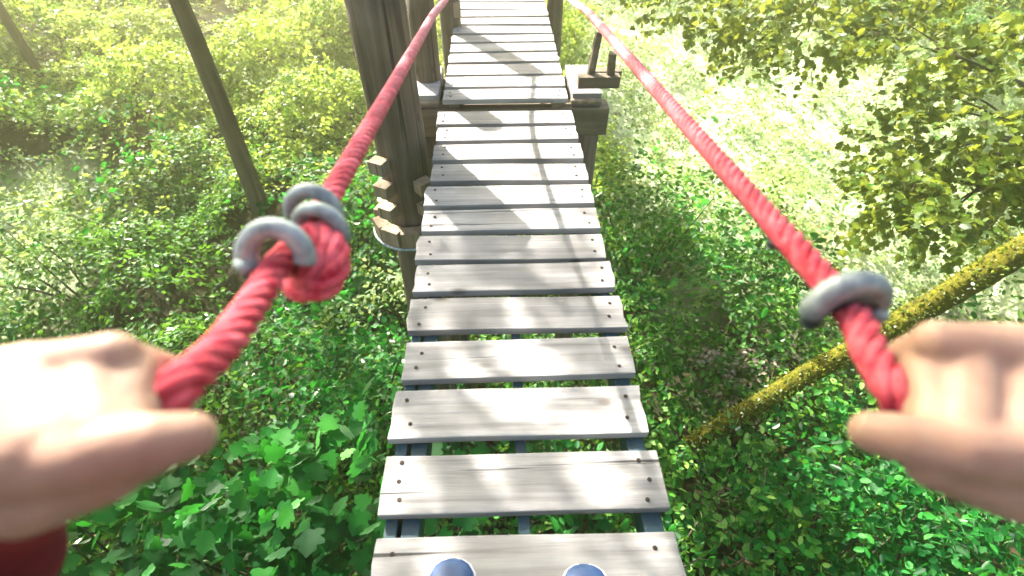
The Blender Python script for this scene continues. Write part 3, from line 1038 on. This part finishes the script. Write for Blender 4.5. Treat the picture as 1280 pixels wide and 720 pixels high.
# slim tree on the left, unseen crown shaped to shade the near boards
b = at_z(332, 278, -2.75)
cl = [((-3.7, 6.4, 4.9), (1.1, 1.0, .45), 250), ((-3.5, 5.2, 4.9), (1.1, 1.0, .45), 230), ((b.x - .3, b.y + .2, 5.9), (1.2, 1.2, .6), 100)]
tree('tree', 'slim dark tree trunk rising from the undergrowth left of the knotted rope', (b.x, b.y, gz(b.x, b.y)), 8.2, .115, cl, M['leaf_mid'], .10, 21)

cl = [((-6.6, 9.8, 4.9), (1.5, 1.3, .5), 200), ((-7.9, 11.2, 5.2), (1.3, 1.2, .5), 110), ((-5.6, 8.4, 5.3), (1.1, .9, .4), 90), ((-7.2, 10.8, 6.2), (1.3, 1.3, .6), 120)]  # added tree: crown out of view, placed to shade the lower left ground
tree('tree', 'faint far trunk at the top left corner, added to carry an unseen shading crown', (-7.3, 8.4, gz(-7.3, 8.4)), 8.6, .075, cl, M['leaf_mid'], .10, 24)

# maple reaching in from the right
def C(px, py, d, r, n): return (tuple(at(px, py, d)), r, n)
cl = [C(1170, 60, 4.7, (.75, .6, .28), 75), C(1240, 150, 4.4, (.7, .6, .30), 90), C(1150, 200, 4.6, (.55, .5, .22), 55), C(1200, 255, 4.3, (.6, .45, .22), 70), C(1120, 255, 4.5, (.35, .35, .15), 28),
      C(1235, 20, 4.9, (.8, .7, .3), 80), C(1330, 210, 4.2, (.7, .5, .25), 60)]
tb = Vector((6.1, 5.0)); 
tree('tree', 'broad yellow green maple foliage reaching in from the right above the mossy log', (tb.x, tb.y, gz(tb.x, tb.y)), 4.6, .12, cl, M['leaf_warm'], .078, 31, shape=MAPLE, nleaf=12)
cl = [C(850, 5, 5.6, (.45, .4, .15), 26), C(935, 18, 5.3, (.6, .5, .2), 60), C(930, 70, 5.2, (.22, .22, .16), 14), C(1010, 40, 5.2, (.6, .5, .22), 65), C(1085, 0, 5.5, (.6, .5, .25), 55), C(990, -50, 6.0, (.9, .6, .25), 50)]
tb = Vector((7.6, 10.5))
tree('tree', 'olive green leafy branch hanging into the top of the picture right of the ropes', (tb.x, tb.y, gz(tb.x, tb.y)), 5.8, .15, cl, M['leaf_warm'], .078, 33, shape=MAPLE, nleaf=12)

# mossy trunk slanting down to the right of the bridge
a = at(862, 556, 3.75); bb = at(1290, 306, 3.15); ext = bb + (bb - a) * .55
fl = empty('fallen_trunk', a, 'mossy yellow green trunk slanting through the undergrowth below the right hand', 'fallen trunk')
mb = MB()
pts = spline([a, a.lerp(bb, .3) + Vector((0, 0, .03)), a.lerp(bb, .62) - Vector((0, 0, .02)), bb, ext], .05)
mb.tube(pts, [.055 + .045 * i / (len(pts) - 1) for i in range(len(pts))], 18, .09, 4)
mb.build('trunk', M['moss'], fl, smooth=True)
mb = MB(); limb_mesh(mb, a.lerp(bb, .10), a.lerp(bb, .06) + Vector((.02, -.10, .22)), .022, .008, 0, 3); mb.build('branch_stub', M['moss'], fl, smooth=True)
mb = MB(); limb_mesh(mb, a.lerp(bb, .9), a.lerp(bb, 1.0) + Vector((.1, -.05, .35)), .03, .01, 0, 5); mb.build('branch_stub', M['moss'], fl, smooth=True)
# loose moss tufts
rng = np.random.default_rng(5)
idx = rng.integers(0, len(pts), 2600)
P = np.array([tuple(pts[i]) for i in idx]); th = rng.normal(0, 1.1, len(idx))
fr = frames([Vector(q) for q in pts])
U = np.array([tuple(fr[i][1]) for i in idx]); Wv = np.array([tuple(fr[i][2]) for i in idx])
rad = np.array([.055 + .045 * i / (len(pts) - 1) for i in idx])
dr = U * np.cos(th)[:, None] + Wv * np.sin(th)[:, None]
V, lo, to = leaf_arrays(P + dr * rad[:, None] * .95 + rng.normal(0, .012, P.shape), dr + rng.normal(0, .7, dr.shape), rng.normal(0, 1, dr.shape), rng.uniform(.015, .035, len(idx)), OVAL)
mesh_np('moss', V, lo, to, M['leaf_warm'], fl)


def shrub(label, px, py, ztop, r, n, mat, lsize, seed, shape=OVAL, nleaf=9, name='shrub', cat='shrub', group=None, flat=.35, stems=4, droop=.3, sub=4):
    """leafy shrub whose crown is centred where the photo shows it"""
    c = at_z(px, py, ztop)
    g = gz(c.x, c.y)
    root = empty(name, (c.x, c.y, g), label, cat, group)
    rng = np.random.default_rng(seed)
    mb = MB()
    cl = []
    for k in range(sub):
        d = rng.normal(0, 1, 3) * np.array([.55, .55, .30])
        cc = Vector((c.x + d[0] * r[0], c.y + d[1] * r[1], c.z + d[2] * r[2]))
        cl.append((tuple(cc), tuple(q * rng.uniform(.5, .75) for q in r), n // sub))
        limb_mesh(mb, (c.x + rng.normal(0, .05), c.y + rng.normal(0, .05), g - .1), cc + Vector((0, 0, r[2] * .3)), .016, .004, .03, seed + k, 7)
    mb.build('stem', M['bark'], root, smooth=True)
    crown_mesh('foliage', cl, mat, root, rng, shape, lsize, nleaf, flat=flat, droop=droop)
    return root


shrub('broad lobed plant filling the lower left beside the nearest boards', 405, 640, -1.75, (.55, .42, .30), 70, M['leaf_cool'], .135, 41, MAPLE, 6)
shrub('broad lobed plant showing just below the left hand and thumb', 268, 665, -1.8, (.50, .40, .28), 60, M['leaf_cool'], .125, 42, MAPLE, 6)
shrub('lobed leafy plant at the lower left edge under the sleeve', 120, 715, -1.8, (.50, .40, .3), 50, M['leaf_cool'], .12, 43, MAPLE, 6)
shrub('sunlit small leaved bush right of the bridge with thin dark stems', 830, 270, -1.9, (.62, .8, .55), 170, M['leaf_mid'], .07, 44)
shrub('small bright bush close to the right edge of the middle boards', 800, 400, -2.1, (.5, .45, .35), 100, M['leaf_mid'], .065, 45)
shrub('bleached pinkish dry bush left of the mossy trunk', 925, 462, -2.35, (.30, .28, .22), 60, M['leaf_dry'], .055, 46)
shrub('dense dark green bush under the right hand', 1060, 610, -1.9, (.75, .5, .35), 160, M['leaf_cool'], .072, 47)
shrub('long leaved green plant in the lower right corner', 1190, 690, -1.8, (.7, .5, .35), 170, M['leaf_cool'], .078, 48)
shrub('green bush beside the nearest boards on the right', 890, 680, -2.0, (.45, .4, .3), 90, M['leaf_mid'], .07, 49)
shrub('small pale flowering sprig at the foot of the thick post', 478, 352, -2.0, (.28, .25, .22), 34, M['leaf_pale'], .06, 50)
shrub('shaded deep green bush behind the knotted rope', 420, 470, -1.9, (.6, .5, .35), 130, M['leaf_cool'], .075, 51)
shrub('light green bush on the bright bank at the left edge', 45, 300, -1.9, (.75, .8, .4), 150, M['leaf_pale'], .07, 52)

# ------------------------------------------------------------------ air, light
SUN_EL, SUN_AZ = R(35), R(-32)      # azimuth from +y towards +x
hz = MB(); hz.box((0, 2, 4.0), (112, 112, 20.0))
m, nt, out = new_mat('haze_air')
pv = N(nt, 'ShaderNodeVolumePrincipled')
pv.inputs['Color'].default_value = (1.0, .92, .60, 1)
pv.inputs['Density'].default_value = .015
pv.inputs['Anisotropy'].default_value = .86
nt.links.new(pv.outputs[0], out.inputs['Volume'])
tag(hz.build('haze', m), 'thin sunlit haze in the forest air', 'haze', kind='stuff')

w = bpy.data.worlds.new('World'); S.world = w; w.use_nodes = True
nt = w.node_tree
bg = nt.nodes['Background']
sky = nt.nodes.new('ShaderNodeTexSky'); sky.sky_type = 'NISHITA'; sky.sun_disc = False
sky.sun_elevation = SUN_EL; sky.sun_rotation = SUN_AZ
nt.links.new(sky.outputs[0], bg.inputs['Color'])
bg.inputs['Strength'].default_value = .06
sd = bpy.data.lights.new('sun', 'SUN'); sd.energy = 5.0; sd.angle = R(.5); sd.color = (1, .955, .89)
so = bpy.data.objects.new('sun', sd); COL.objects.link(so)
dirv = Vector((math.sin(SUN_AZ) * math.cos(SUN_EL), math.cos(SUN_AZ) * math.cos(SUN_EL), math.sin(SUN_EL)))
so.rotation_euler = dirv.to_track_quat('Z', 'Y').to_euler()
so.location = dirv * 30

vs = S.view_settings
vs.view_transform = 'Standard'; vs.look = 'None'; vs.gamma = 1; vs.exposure = 3.05
S.display_settings.display_device = 'sRGB'
S.render.engine = 'CYCLES'
cy = S.cycles
cy.use_denoising = True
cy.max_bounces = 6; cy.diffuse_bounces = 1; cy.glossy_bounces = 2; cy.transmission_bounces = 3; cy.volume_bounces = 1; cy.transparent_max_bounces = 4
cy.sample_clamp_indirect = 4; cy.sample_clamp_direct = 14
